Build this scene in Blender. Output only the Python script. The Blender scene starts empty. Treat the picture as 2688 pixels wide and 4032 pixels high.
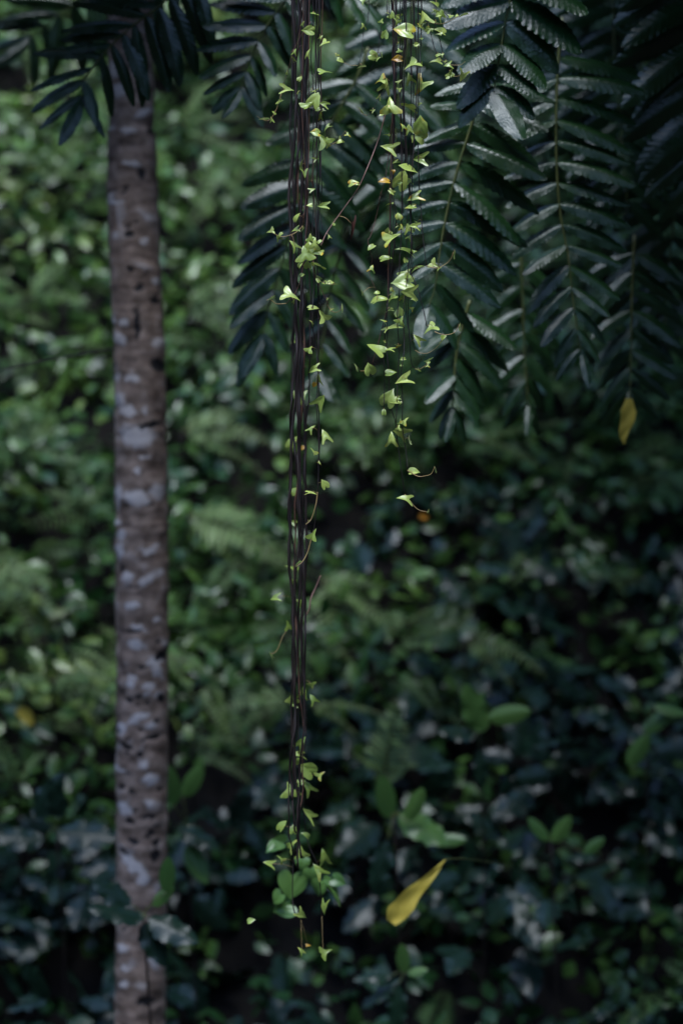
import bpy, math, random
import numpy as np
from mathutils import Vector, noise
R = math.radians
rng = np.random.default_rng(7)
random.seed(7)
sc = bpy.context.scene
col = sc.collection

# ------------------------------------------------------------------ camera, sky, sun, exposure
CAMZ = 1.7
cd = bpy.data.cameras.new('camera'); cam = bpy.data.objects.new('camera', cd); col.objects.link(cam)
cam.location = (0, 0, CAMZ); cam.rotation_euler = (R(90), 0, 0)
cd.lens = 85; cd.sensor_width = 36; cd.sensor_fit = 'AUTO'
cd.clip_start = 0.1; cd.clip_end = 500
cd.dof.use_dof = True; cd.dof.focus_distance = 4.5; cd.dof.aperture_fstop = 2.15
sc.camera = cam
SUN_EL, SUN_AZ = 72, 190            # azimuth clockwise from +Y: behind the camera and to its left
w = bpy.data.worlds.new('World'); sc.world = w; w.use_nodes = True
nt = w.node_tree
bg = nt.nodes['Background']
sky = nt.nodes.new('ShaderNodeTexSky'); sky.sky_type = 'NISHITA'; sky.sun_disc = False
sky.sun_elevation = R(SUN_EL); sky.sun_rotation = R(SUN_AZ)
nt.links.new(sky.outputs[0], bg.inputs[0]); bg.inputs[1].default_value = 0.15
sky.ozone_density = 3.0
sd = bpy.data.lights.new('sun', 'SUN'); sun = bpy.data.objects.new('sun', sd); col.objects.link(sun)
sd.energy = 1.8; sd.angle = R(28); sd.color = (1, 0.985, 0.965)
_d = Vector((math.sin(R(SUN_AZ)) * math.cos(R(SUN_EL)), math.cos(R(SUN_AZ)) * math.cos(R(SUN_EL)), math.sin(R(SUN_EL))))
sun.rotation_euler = (-_d).to_track_quat('-Z', 'Y').to_euler()
sc.view_settings.view_transform = 'Standard'; sc.view_settings.look = 'None'
sc.view_settings.exposure = 1.25; sc.view_settings.gamma = 1
sc.view_settings.use_white_balance = True; sc.view_settings.white_balance_temperature = 5820; sc.view_settings.white_balance_tint = 10
sc.render.engine = 'CYCLES'
sc.cycles.use_denoising = True
sc.cycles.max_bounces = 6

# ------------------------------------------------------------------ helpers
K = 24 / 85 / 2688                       # metres per photo pixel per metre of distance
def P(sx, sy, d): return Vector(((sx - 1344) * K * d, d, CAMZ - (sy - 2016) * K * d))
def D(dx, dy, d): return P(dx * 2688 / 1568, dy * 2688 / 1568, d)
DK = K * 2688 / 1568

def make_mesh(name, verts, faces, mats, parent=None, smooth=True, mat_idx=None, attrs=None):
    me = bpy.data.meshes.new(name)
    me.from_pydata([tuple(map(float, v)) for v in verts], [], [tuple(int(i) for i in f) for f in faces])
    if smooth: me.polygons.foreach_set('use_smooth', [True] * len(me.polygons))
    for m in (mats if isinstance(mats, (list, tuple)) else [mats]): me.materials.append(m)
    if mat_idx is not None: me.polygons.foreach_set('material_index', [int(i) for i in mat_idx])
    for k, v in (attrs or {}).items():
        a = me.attributes.new(k, 'FLOAT', 'POINT'); a.data.foreach_set('value', np.asarray(v, dtype=np.float32))
    o = bpy.data.objects.new(name, me); col.objects.link(o)
    if parent: o.parent = parent
    return o
def tag(o, label=None, cat=None, group=None, kind=None):
    for k, v in (('label', label), ('category', cat), ('group', group), ('kind', kind)):
        if v: o[k] = v
    return o
def thing(name, loc, label, cat, group=None):
    o = bpy.data.objects.new(name, None); col.objects.link(o); o.location = loc; o.empty_display_size = 0.05
    return tag(o, label, cat, group)

def spline(pts, n):
    """Catmull-Rom through pts, n samples per span."""
    p = [np.array(v, float) for v in pts]
    if len(p) < 3: 
        return np.array([p[0] + (p[-1] - p[0]) * t for t in np.linspace(0, 1, n + 1)])
    p = [2 * p[0] - p[1]] + p + [2 * p[-1] - p[-2]]
    out = []
    for i in range(1, len(p) - 2):
        a, b, c, d = p[i - 1:i + 3]
        for k in range(n):
            t = k / n
            out.append(0.5 * (2 * b + (c - a) * t + (2 * a - 5 * b + 4 * c - d) * t * t + (3 * b - a - 3 * c + d) * t ** 3))
    out.append(p[-2])
    return np.array(out)
def tube(path, rad, ns=6):
    path = np.asarray(path, float); n = len(path)
    rad = np.broadcast_to(np.asarray(rad, float), (n,))
    tan = np.gradient(path, axis=0); tan /= np.linalg.norm(tan, axis=1)[:, None] + 1e-9
    ref = np.array([0.0, 1, 0]) if abs(tan[0][1]) < 0.8 else np.array([1.0, 0, 0])
    V, F = [], []
    for i in range(n):
        a = np.cross(tan[i], ref); a /= np.linalg.norm(a) + 1e-9
        b = np.cross(tan[i], a); ref = np.cross(a, tan[i])
        for k in range(ns):
            q = 2 * math.pi * k / ns
            V.append(path[i] + rad[i] * (a * math.cos(q) + b * math.sin(q)))
    for i in range(n - 1):
        for k in range(ns):
            k2 = (k + 1) % ns
            F.append((i * ns + k, i * ns + k2, (i + 1) * ns + k2, (i + 1) * ns + k))
    F.append(tuple(range(ns))[::-1]); F.append(tuple(range((n - 1) * ns, n * ns)))
    return V, F
class MB:
    def __init__(s): s.v, s.f, s.m, s.a = [], [], [], []
    def add(s, V, F, m=0, a=None):
        o = len(s.v); s.v += [tuple(x) for x in V]; s.f += [tuple(i + o for i in f) for f in F]; s.m += [m] * len(F)
        s.a += list(a) if a is not None else [0.0] * len(V)
    def build(s, name, mats, parent=None, loc=None):
        V = np.array(s.v, float)
        if loc is not None: V = V - np.array(loc)
        return make_mesh(name, V, s.f, mats, parent, True, s.m, {'shade': s.a})
def unit(v):
    v = np.asarray(v, float); return v / (np.linalg.norm(v) + 1e-12)
def frame(X, N):
    X = unit(X); N = np.asarray(N, float); N = unit(N - X * N.dot(X)); return X, np.cross(N, X), N

# ------------------------------------------------------------------ materials
def ramp(nt, fac, stops):
    r = nt.nodes.new('ShaderNodeValToRGB'); e = r.color_ramp.elements
    while len(e) < len(stops): e.new(0.5)
    for i, (p, c) in enumerate(stops): e[i].position = p; e[i].color = (*c, 1)
    nt.links.new(fac, r.inputs[0]); return r
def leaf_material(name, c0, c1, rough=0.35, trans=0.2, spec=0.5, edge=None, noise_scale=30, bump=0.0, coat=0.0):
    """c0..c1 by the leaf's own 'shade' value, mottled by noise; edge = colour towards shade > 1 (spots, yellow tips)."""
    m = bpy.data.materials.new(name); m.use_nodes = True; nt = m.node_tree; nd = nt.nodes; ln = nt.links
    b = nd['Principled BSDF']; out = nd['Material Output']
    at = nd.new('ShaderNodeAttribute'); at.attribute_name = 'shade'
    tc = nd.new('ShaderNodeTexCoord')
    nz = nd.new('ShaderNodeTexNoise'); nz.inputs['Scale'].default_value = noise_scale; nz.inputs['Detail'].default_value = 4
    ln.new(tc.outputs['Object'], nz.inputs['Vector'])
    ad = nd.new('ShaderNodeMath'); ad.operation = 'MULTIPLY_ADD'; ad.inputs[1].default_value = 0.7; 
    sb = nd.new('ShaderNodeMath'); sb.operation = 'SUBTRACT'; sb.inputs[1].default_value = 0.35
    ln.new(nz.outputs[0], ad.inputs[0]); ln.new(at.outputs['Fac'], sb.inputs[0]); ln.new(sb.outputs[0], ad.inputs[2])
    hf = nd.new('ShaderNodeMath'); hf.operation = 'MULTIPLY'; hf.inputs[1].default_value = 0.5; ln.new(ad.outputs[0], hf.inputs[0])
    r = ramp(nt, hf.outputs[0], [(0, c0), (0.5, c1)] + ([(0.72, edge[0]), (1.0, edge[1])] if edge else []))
    ln.new(r.outputs[0], b.inputs['Base Color'])
    b.inputs['Roughness'].default_value = rough; b.inputs['Specular IOR Level'].default_value = spec
    b.inputs['Coat Weight'].default_value = coat; b.inputs['Coat Roughness'].default_value = 0.2
    if bump:
        bp = nd.new('ShaderNodeBump'); bp.inputs['Strength'].default_value = bump; bp.inputs['Distance'].default_value = 0.004
        ln.new(nz.outputs[0], bp.inputs['Height']); ln.new(bp.outputs[0], b.inputs['Normal'])
    if trans:
        t = nd.new('ShaderNodeBsdfTranslucent'); mx = nd.new('ShaderNodeMixShader'); mx.inputs[0].default_value = trans
        ln.new(r.outputs[0], t.inputs[0]); ln.new(b.outputs[0], mx.inputs[1]); ln.new(t.outputs[0], mx.inputs[2])
        ln.new(mx.outputs[0], out.inputs[0])
    return m
def bark_material(name, c0, c1, rough=0.6, scale=60, stretch=0.15):
    m = bpy.data.materials.new(name); m.use_nodes = True; nt = m.node_tree; nd = nt.nodes; ln = nt.links
    b = nd['Principled BSDF']; tc = nd.new('ShaderNodeTexCoord'); mp = nd.new('ShaderNodeMapping'); mp.inputs['Scale'].default_value = (1, 1, stretch)
    nz = nd.new('ShaderNodeTexNoise'); nz.inputs['Scale'].default_value = scale; nz.inputs['Detail'].default_value = 5
    ln.new(tc.outputs['Object'], mp.inputs[0]); ln.new(mp.outputs[0], nz.inputs['Vector'])
    r = ramp(nt, nz.outputs[0], [(0.35, c0), (0.68, c1)]); ln.new(r.outputs[0], b.inputs['Base Color'])
    b.inputs['Roughness'].default_value = rough
    if rough > 0.9: b.inputs['Specular IOR Level'].default_value = 0.1
    bp = nd.new('ShaderNodeBump'); bp.inputs['Strength'].default_value = 0.4; bp.inputs['Distance'].default_value = 0.003
    ln.new(nz.outputs[0], bp.inputs['Height']); ln.new(bp.outputs[0], b.inputs['Normal'])
    return m
M = {}
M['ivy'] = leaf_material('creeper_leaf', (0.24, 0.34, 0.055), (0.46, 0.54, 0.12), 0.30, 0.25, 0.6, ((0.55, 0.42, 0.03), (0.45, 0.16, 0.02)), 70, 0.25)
M['tip'] = leaf_material('young_leaf', (0.22, 0.32, 0.08), (0.36, 0.42, 0.14), 0.45, 0.3, 0.4, None, 70)
M['dried'] = leaf_material('dried_leaf', (0.04, 0.015, 0.012), (0.10, 0.04, 0.025), 0.6, 0.1, 0.3, None, 60)
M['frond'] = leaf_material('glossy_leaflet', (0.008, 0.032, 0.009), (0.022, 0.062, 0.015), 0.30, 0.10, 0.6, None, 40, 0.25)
M['fern'] = leaf_material('fern_pinna', (0.06, 0.13, 0.035), (0.18, 0.27, 0.085), 0.5, 0.25, 0.35, None, 12)
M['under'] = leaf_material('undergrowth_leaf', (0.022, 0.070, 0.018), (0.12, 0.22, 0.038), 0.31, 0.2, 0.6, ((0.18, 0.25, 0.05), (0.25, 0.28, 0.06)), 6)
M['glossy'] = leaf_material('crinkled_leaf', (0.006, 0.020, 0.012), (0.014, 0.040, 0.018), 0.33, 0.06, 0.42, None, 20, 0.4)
M['broad'] = leaf_material('broad_leaf', (0.05, 0.13, 0.03), (0.14, 0.26, 0.055), 0.36, 0.2, 0.5, None, 12, 0.2)
M['yellow'] = leaf_material('yellow_leaf', (0.55, 0.40, 0.04), (0.75, 0.60, 0.09), 0.5, 0.2, 0.4, None, 45)
M['orange'] = leaf_material('orange_leaf', (0.55, 0.22, 0.02), (0.7, 0.33, 0.03), 0.5, 0.2, 0.4, None, 25)
M['darkstem'] = bark_material('dark_stem_bark', (0.010, 0.007, 0.006), (0.036, 0.023, 0.017), 0.5, 90)
M['brownstem'] = bark_material('brown_stem_bark', (0.05, 0.022, 0.014), (0.16, 0.075, 0.045), 0.5, 90)
M['pinkstem'] = bark_material('pink_stem_bark', (0.26, 0.13, 0.10), (0.42, 0.25, 0.19), 0.5, 90)
M['gold'] = bark_material('golden_tendril_bark', (0.24, 0.15, 0.05), (0.42, 0.31, 0.11), 0.5, 60)
M['rachis'] = bark_material('rachis_skin', (0.07, 0.10, 0.03), (0.16, 0.17, 0.05), 0.4, 60)
M['soil'] = bark_material('forest_soil', (0.006, 0.006, 0.006), (0.016, 0.014, 0.012), 0.95, 3, 1)
M['wood'] = bark_material('branch_bark', (0.03, 0.024, 0.02), (0.09, 0.07, 0.06), 0.8, 20, 0.3)

# ------------------------------------------------------------------ terrain: bank of undergrowth facing the camera, plus added unseen slopes blocking low light
def ground(x, y):
    x = np.asarray(x, float); y = np.asarray(y, float)
    s = lambda t: np.where(t > 0, np.sqrt(t * t + 0.25) - 0.5, 0)
    h = -0.25 + s(y - 6.6) * 1.02 + s(-3.5 - y) * 0.9 + s(np.abs(x) - 5.0) * 0.9
    h = np.where(h > 14, 14 + (h - 14) * 0.25, h)
    return h + 0.10 * np.sin(x * 1.7 + 0.6 * y) * np.cos(y * 1.3 - x) + 0.05 * np.sin(x * 4.1) * np.sin(y * 3.7)
g = np.concatenate([np.linspace(-60, -13, 16), np.linspace(-12, 14, 105), np.linspace(15, 60, 16)])
GX, GY = np.meshgrid(g, g, indexing='ij'); n = len(g)
V = np.stack([GX, GY, ground(GX, GY)], -1).reshape(-1, 3)
F = [(i * n + j, (i + 1) * n + j, (i + 1) * n + j + 1, i * n + j + 1) for i in range(n - 1) for j in range(n - 1)]
tag(make_mesh('ground', V, F, M['soil']), kind='structure')
def bank_depth(dy, lift=0.0):
    """distance at which the sight line through display row dy meets the bank (lift metres above it)."""
    for Y in np.linspace(5.6, 14, 800):
        z = CAMZ + (1176 - dy) * DK * Y
        if ground(0.0, Y) + lift >= z: return Y
    return 14.0

# ------------------------------------------------------------------ host tree out of frame: its branch carries the creepers, its crown shades the right side
ht = thing('forest_tree', (2.6, 5.6, float(ground(2.6, 5.6)) - 0.1), 'large forest tree whose overhanging branch carries the creepers', 'tree')
L0 = np.array(ht.location)
b = MB(); pth = spline([(2.6, 5.6, -0.4), (2.55, 5.55, 1.2), (2.6, 5.5, 3.0), (2.75, 5.6, 5.2), (2.9, 5.8, 7.5)], 8)
b.add(*tube(pth, np.linspace(0.2, 0.09, len(pth)), 14)); b.build('trunk', M['wood'], ht, L0)
b = MB()
for pts, r0, r1 in (([(2.6, 5.5, 2.9), (1.5, 5.0, 3.1), (0.4, 4.72, 3.02), (-0.3, 4.7, 3.08), (-1.4, 4.9, 3.3)], 0.07, 0.025),
                    ([(2.7, 5.6, 4.6), (1.6, 6.2, 4.9), (0.6, 7.0, 5.0), (0.2, 8.0, 5.3)], 0.06, 0.02),
                    ([(2.8, 5.7, 5.6), (2.2, 7.2, 5.6), (2.0, 8.6, 5.9)], 0.05, 0.02),
                    ([(2.6, 5.5, 3.6), (1.8, 5.2, 3.9), (0.9, 5.3, 3.9)], 0.05, 0.015)):
    pth = spline(pts, 8); b.add(*tube(pth, np.linspace(r0, r1, len(pth)), 8))
b.build('branch', M['wood'], ht, L0)

# ------------------------------------------------------------------ leaf shapes
def grid_faces(nu, nv): return [(i * nv + j, (i + 1) * nv + j, (i + 1) * nv + j + 1, i * nv + j + 1) for i in range(nu - 1) for j in range(nv - 1)]
def blade(nu, nv, wid, fold=0.3, droop=0.15, teeth=0, tooth=0.08, veins=0, corr=0.0, power=0.6, skew=0.85, ruffle=0.0, ph=0.0):
    """unit-long leaf blade along +X, normal +Z; returns verts and per-vertex (u, |v|)."""
    V = []
    for i in range(nu):
        u = i / (nu - 1)
        wv = wid * max(math.sin(math.pi * min(1, u ** skew)), 0) ** power
        wv = max(wv, 0.004)
        if teeth: wv *= 1 - tooth * ((u * teeth) % 1.0)
        for j in range(nv):
            v = 2 * j / (nv - 1) - 1
            y = v * wv
            z = -abs(y) * fold - droop * u * u
            if veins: z += corr * math.cos(2 * math.pi * (u * veins - abs(v) * 1.3)) * (0.25 + abs(v))
            if ruffle: z += ruffle * abs(v) ** 2 * math.sin(u * 17 + ph + (2 if v > 0 else 0))
            V.append((u - 0.06 * abs(v) * 0, y, z))
    return np.array(V), grid_faces(nu, nv)
def place(V, org, X, N, L):
    X, Y, N = frame(X, N); return np.asarray(org, float) + L * (V[:, :1] * X + V[:, 1:2] * Y + V[:, 2:3] * N)

HAST = [(1, 0), (.78, .11), (.5, .24), (.22, .32), (-.05, .40), (-.28, .52), (-.50, .58), (-.52, .46), (-.36, .30), (-.2, .17), (-.1, .05), (-.08, 0)]
HEART = [(1, 0), (.86, .10), (.66, .28), (.4, .44), (.1, .52), (-.15, .5), (-.33, .40), (-.4, .27), (-.34, .14), (-.22, .06), (-.16, .02), (-.15, 0)]
TRI = [(1, 0), (.75, .10), (.5, .17), (.3, .22), (.12, .42), (-.02, .62), (-.2, .66), (-.26, .45), (-.28, .25), (-.2, .1), (-.12, .03), (-.1, 0)]
def ivy_blade(outline, fold, curl, twist, wid=1.0):
    E = spline([(x, y, 0) for x, y in outline], 2)
    x0, x1 = outline[-1][0], 1.0
    nr = 5; V, F = [], []
    xs = np.linspace(1, 0, len(E)) * (x1 - x0) + x0
    for side in (1, -1):
        o = len(V)
        for i, e in enumerate(E):
            m = np.array((xs[i], 0, 0.0))
            for k in range(nr):
                r = k / (nr - 1)
                p = m * (1 - r) + np.array((e[0], e[1] * side * wid, 0)) * r
                y = abs(p[1])
                p[2] = y * math.tan(fold) - curl * (p[0] - 0.1) ** 2 - 0.35 * curl * y * y + twist * p[0] * p[1] + 0.012 * math.sin(9 * p[0] + 14 * y)
                c, s = 1 / math.sqrt(1 + math.tan(fold) ** 2), 0
                p[1] *= c
                V.append(p)
        for i in range(len(E) - 1):
            for k in range(nr - 1):
                q = (o + i * nr + k, o + (i + 1) * nr + k, o + (i + 1) * nr + k + 1, o + i * nr + k + 1)
                F.append(q if side > 0 else q[::-1])
    return np.array(V) - np.array((0.2, 0, 0)), F

# ------------------------------------------------------------------ trunk of the slim tree on the left
def blob(x, y, cx, cy, rx, ry, ang=0):
    c, s = math.cos(ang), math.sin(ang); dx, dy = x - cx, y - cy
    return np.exp(-(((dx * c + dy * s) / rx) ** 2 + ((-dx * s + dy * c) / ry) ** 2) * 1.2)
TD = 6.25
tp = [(296, -260), (300, 0), (303, 330), (309, 580), (320, 800), (324, 1000), (327, 1500), (326, 2000), (322, 2352), (320, 2700)]
base = D(320, 2352, TD)
tree = thing('slim_tree', (base.x, TD, float(ground(base.x, TD))), 'slim pale tree trunk with ringed bark and white lichen patches', 'tree')
path = spline([tuple(D(x, y, TD)) for x, y in tp] + [(base.x, TD, float(ground(base.x, TD)) - 0.1)], 90)
path = np.array([p for p in path]); path[:, 2] = np.maximum.accumulate(path[::-1, 2])[::-1]
NS = 88; tv, lich, gash, tf = [], [], [], []
white = [(280, 782, 20, 12, .5), (308, 873, 20, 9, 0), (272, 868, 14, 9, 0), (278, 920, 16, 16, .3), (300, 946, 26, 12, .2), (338, 946, 10, 10, 0), (322, 1006, 44, 26, 0), (286, 990, 10, 8, 0),
         (320, 1144, 32, 20, .2), (366, 1130, 18, 20, -.5), (322, 1083, 7, 8, 0), (336, 1052, 16, 7, 0), (283, 1228, 12, 12, .4), (280, 1265, 12, 22, .2), (352, 1262, 26, 8, -.6), (298, 1324, 16, 14, .2), (345, 1330, 26, 10, -.7),
         (318, 1478, 24, 12, .2), (365, 1540, 10, 22, -.5), (310, 1388, 22, 8, 0), (305, 1567, 8, 12, 0), (345, 1572, 16, 8, 0), (330, 1640, 24, 9, -.2), (282, 1670, 12, 16, .5), (352, 1660, 16, 8, -.4), (336, 1750, 12, 12, 0),
         (290, 1850, 22, 14, .5), (350, 1840, 14, 12, -.3), (312, 1978, 40, 16, .75), (335, 2010, 16, 16, 0), (350, 1785, 20, 14, 0), (280, 2060, 18, 10, .2), (284, 2170, 16, 10, 0), (290, 2215, 12, 9, 0), (356, 2200, 12, 18, -.5), (292, 2250, 10, 10, 0),
         (276, 1140, 8, 30, 0), (362, 650, 10, 8, 0), (292, 745, 12, 10, 0), (365, 790, 14, 10, 0), (262, 735, 6, 12, 0), (272, 165, 20, 22, 0), (280, 215, 20, 16, .4), (330, 265, 22, 9, -.6), (300, 310, 18, 8, 0), (258, 460, 9, 14, .3), (270, 545, 10, 8, 0), (335, 560, 10, 8, -.5), (272, 470, 18, 8, .2), (310, 385, 24, 7, .2)]
dark = [(350, 978, 34, 7, -.25), (320, 745, 9, 50, 0), (326, 665, 12, 12, 0), (368, 840, 22, 20, -.5), (303, 545, 10, 12, 0), (358, 690, 10, 16, 0), (305, 625, 10, 8, 0), (285, 1305, 10, 8, .6), (372, 1505, 18, 10, -.5), (305, 1605, 8, 7, 0),
        (372, 1600, 9, 14, 0), (352, 1690, 26, 6, -.3), (295, 1708, 22, 8, .3), (345, 1612, 10, 6, 0), (290, 1950, 14, 6, .6), (345, 1870, 26, 6, -.2), (300, 1878, 10, 8, 0), (306, 1920, 12, 8, .2), (360, 1955, 16, 18, 0), (352, 1905, 14, 8, 0), (312, 1814, 12, 6, 0),
        (340, 1050, 6, 6, 0), (318, 1345, 28, 3, 0), (365, 1930, 9, 12, 0), (330, 405, 14, 12, 0), (310, 1448, 40, 3, 0), (330, 1530, 20, 4, 0), (340, 2290, 30, 12, 0), (370, 300, 30, 20, -.4), (292, 440, 10, 6, 0)]
rt = random.Random(4)
dark += [(rt.uniform(275, 375), rt.uniform(1560, 1960), rt.uniform(5, 11), rt.uniform(4, 7), rt.uniform(-.3, .3)) for _ in range(20)] + [(rt.uniform(265, 375), rt.uniform(330, 2350), rt.uniform(4, 8), rt.uniform(3, 6), 0) for _ in range(14)]
white += [(rt.uniform(268, 378), rt.uniform(1180, 1780), rt.uniform(10, 22), rt.uniform(3.5, 7), rt.choice((.45, -.45, .2, -.2))) for _ in range(14)]
for i, p in enumerate(path):
    dy = 1176 - (p[2] - CAMZ) / (DK * TD); dxc = p[0] / (DK * TD) + 784
    wd = 56 + 3.5 * math.exp(-((dy - 1100) / 700) ** 2) + (4 if dy > 1200 else 0) * 0.5
    if dy < 300: wd -= 5
    for k in range(NS):
        q = 2 * math.pi * k / NS
        cx, cy = math.cos(q), -math.sin(q)
        nx = noise.fractal(Vector((cx * 1.6, cy * 1.6, p[2] * 14)), 1.0, 2.0, 4)
        ring = math.sin(p[2] * 92 + 1.5 * nx + 1.2 * cx) * 0.5 + math.sin(p[2] * 41 + 2 * cx) * 0.5
        big = noise.noise(Vector((cx, cy, p[2] * 5)))
        r = wd * (1 + 0.020 * ring + 0.035 * nx + 0.025 * big)
        X = dxc + cx * wd
        front = 1.0 if cy < 0.15 else 0.0
        jx = X + 9 * noise.noise(Vector((X * .08, dy * .08, 3))); jy = dy + 7 * noise.noise(Vector((X * .08, dy * .08, 9)))
        l = max([float(blob(jx, jy, w_[0], w_[1], w_[2] * 1.05, w_[3] * 1.1, w_[4])) for w_ in white if abs(w_[1] - dy) < 90] + [0]) * front
        l = max(l, 0.35 * max(0, noise.fractal(Vector((cx * 1.3, cy * 1.3, p[2] * 9 + 5)), 1, 2, 3) - 0.28) * 2.0)
        gd = max([float(blob(jx, jy, *w_)) for w_ in dark if abs(w_[1] - dy) < 110] + [0]) * front
        l = max(l, 0.42 * max(0, ring) * (0.6 + nx))
        r *= 1 - 0.05 * gd + 0.02 * l
        rr = r * DK * TD
        tv.append((p[0] + cx * rr, p[1] + cy * rr, p[2])); lich.append(l); gash.append(gd)
m_ = len(path)
tf = [(i * NS + k, (i + 1) * NS + k, (i + 1) * NS + (k + 1) % NS, i * NS + (k + 1) % NS) for i in range(m_ - 1) for k in range(NS)]
def trunk_material():
    m = bpy.data.materials.new('ringed_bark'); m.use_nodes = True; nt = m.node_tree; nd = nt.nodes; ln = nt.links; b = nd['Principled BSDF']
    tc = nd.new('ShaderNodeTexCoord'); mp = nd.new('ShaderNodeMapping'); mp.inputs['Scale'].default_value = (15, 15, 42)
    nz = nd.new('ShaderNodeTexNoise'); nz.inputs['Scale'].default_value = 1; nz.inputs['Detail'].default_value = 6
    n2 = nd.new('ShaderNodeTexNoise'); n2.inputs['Scale'].default_value = 28; n2.inputs['Detail'].default_value = 6
    ln.new(tc.outputs['Object'], mp.inputs[0]); ln.new(mp.outputs[0], nz.inputs['Vector']); ln.new(tc.outputs['Object'], n2.inputs['Vector'])
    r1 = ramp(nt, nz.outputs[0], [(0.30, (0.15, 0.108, 0.080)), (0.5, (0.36, 0.27, 0.205)), (0.72, (0.52, 0.42, 0.34))])
    r2 = ramp(nt, n2.outputs[0], [(0.38, (0.45, 0.40, 0.36)), (0.62, (1.1, 1.05, 1.05))])
    mu = nd.new('ShaderNodeMix'); mu.data_type = 'RGBA'; mu.blend_type = 'MULTIPLY'; mu.inputs[0].default_value = 0.8
    ln.new(r1.outputs[0], mu.inputs[6]); ln.new(r2.outputs[0], mu.inputs[7])
    def mask(attr, lo, hi):
        a = nd.new('ShaderNodeAttribute'); a.attribute_name = attr
        s = nd.new('ShaderNodeMath'); s.operation = 'MULTIPLY_ADD'; s.inputs[1].default_value = 0.5
        ln.new(n2.outputs[0], s.inputs[0]); ln.new(a.outputs['Fac'], s.inputs[2])
        mr = nd.new('ShaderNodeMapRange'); mr.inputs[1].default_value = lo; mr.inputs[2].default_value = hi; ln.new(s.outputs[0], mr.inputs[0]); return mr.outputs[0]
    x1 = nd.new('ShaderNodeMix'); x1.data_type = 'RGBA'; ln.new(mask('lichen', 0.50, 0.88), x1.inputs[0]); ln.new(mu.outputs[2], x1.inputs[6]); x1.inputs[7].default_value = (0.66, 0.60, 0.56, 1)
    x2 = nd.new('ShaderNodeMix'); x2.data_type = 'RGBA'; ln.new(mask('gash', 0.55, 0.85), x2.inputs[0]); ln.new(x1.outputs[2], x2.inputs[6]); x2.inputs[7].default_value = (0.012, 0.010, 0.010, 1)
    ln.new(x2.outputs[2], b.inputs['Base Color']); b.inputs['Roughness'].default_value = 0.6
    bp = nd.new('ShaderNodeBump'); bp.inputs['Strength'].default_value = 0.6; bp.inputs['Distance'].default_value = 0.006
    ln.new(nz.outputs[0], bp.inputs['Height']); ln.new(bp.outputs[0], b.inputs['Normal'])
    return m
make_mesh('trunk', np.array(tv) - np.array(tree.location), tf, trunk_material(), tree, True, None, {'lichen': lich, 'gash': gash})
# crown of the same tree, above the frame
b = MB(); top = path[0]
bl, bf = blade(6, 3, 0.16, 0.2, 0.2)
for k in range(170):
    d_ = unit(rng.normal(size=3) * (1, 1, 0.6)); o = top + d_ * (0.35 + 0.5 * rng.random()) + np.array((-0.15, 0.2, 0.75))
    b.add(place(bl, o, d_ + rng.normal(size=3) * .4 - (0, 0, .3), (0, -.2, 1) + rng.normal(size=3) * .4, 0.22), bf, 0, [rng.random()] * len(bl))
b.add(*tube(spline([top, top + (0.02, 0, .5), top + (0, .05, 1.2)], 6), np.linspace(0.05, 0.02, 13)), 1)
b.build('crown', [M['frond'], M['wood']], tree, np.array(tree.location))

tw = MB(); pth = spline([tuple(D(x, y, d)) for x, y, d in ((262, 800, 6.2), (200, 812, 6.1), (120, 826, 6.05), (40, 842, 6.0), (-60, 868, 5.95), (-160, 930, 5.9))], 8)
tw.add(*tube(pth, np.linspace(0.0032, 0.0022, len(pth))))
tag(tw.build('bare_twig', M['darkstem']), 'thin dark bare twig reaching left from the slim trunk', 'twig')

# ------------------------------------------------------------------ compound fronds of glossy leaflets
LEAFLETS = []
for k in range(6):
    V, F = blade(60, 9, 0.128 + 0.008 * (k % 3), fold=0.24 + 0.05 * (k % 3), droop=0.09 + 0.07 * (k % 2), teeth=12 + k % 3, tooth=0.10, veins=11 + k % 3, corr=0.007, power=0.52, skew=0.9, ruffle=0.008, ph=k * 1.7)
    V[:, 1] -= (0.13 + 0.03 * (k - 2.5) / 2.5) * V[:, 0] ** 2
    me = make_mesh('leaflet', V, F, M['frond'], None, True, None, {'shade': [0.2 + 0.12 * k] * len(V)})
    LEAFLETS.append(me.data); bpy.data.objects.remove(me)
WIDE = []
for k in range(2):
    V, F = blade(30, 11, 0.21, fold=0.2, droop=0.10, teeth=13, tooth=0.10, veins=11, corr=0.006, power=0.55, skew=0.85, ruffle=0.01, ph=k)
    me = make_mesh('leaflet', V, F, M['frond'], None, True, None, {'shade': [0.5 + 0.2 * k] * len(V)})
    WIDE.append(me.data); bpy.data.objects.remove(me)
from mathutils import Matrix
def put(data, name, parent, org, X, N, L, sy=1.0):
    X, Y, N = frame(X, N); o = bpy.data.objects.new(name, data); col.objects.link(o); o.parent = parent
    m = Matrix(((X[0] * L, Y[0] * L * sy, N[0] * L, 0), (X[1] * L, Y[1] * L * sy, N[1] * L, 0), (X[2] * L, Y[2] * L * sy, N[2] * L, 0), (0, 0, 0, 1)))
    q = np.asarray(org, float) - np.array(parent.location); m.translation = Vector(q); o.matrix_local = m; return o
def interp(arr, t): return float(np.interp(t, np.linspace(0, 1, len(arr)), arr))
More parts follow.
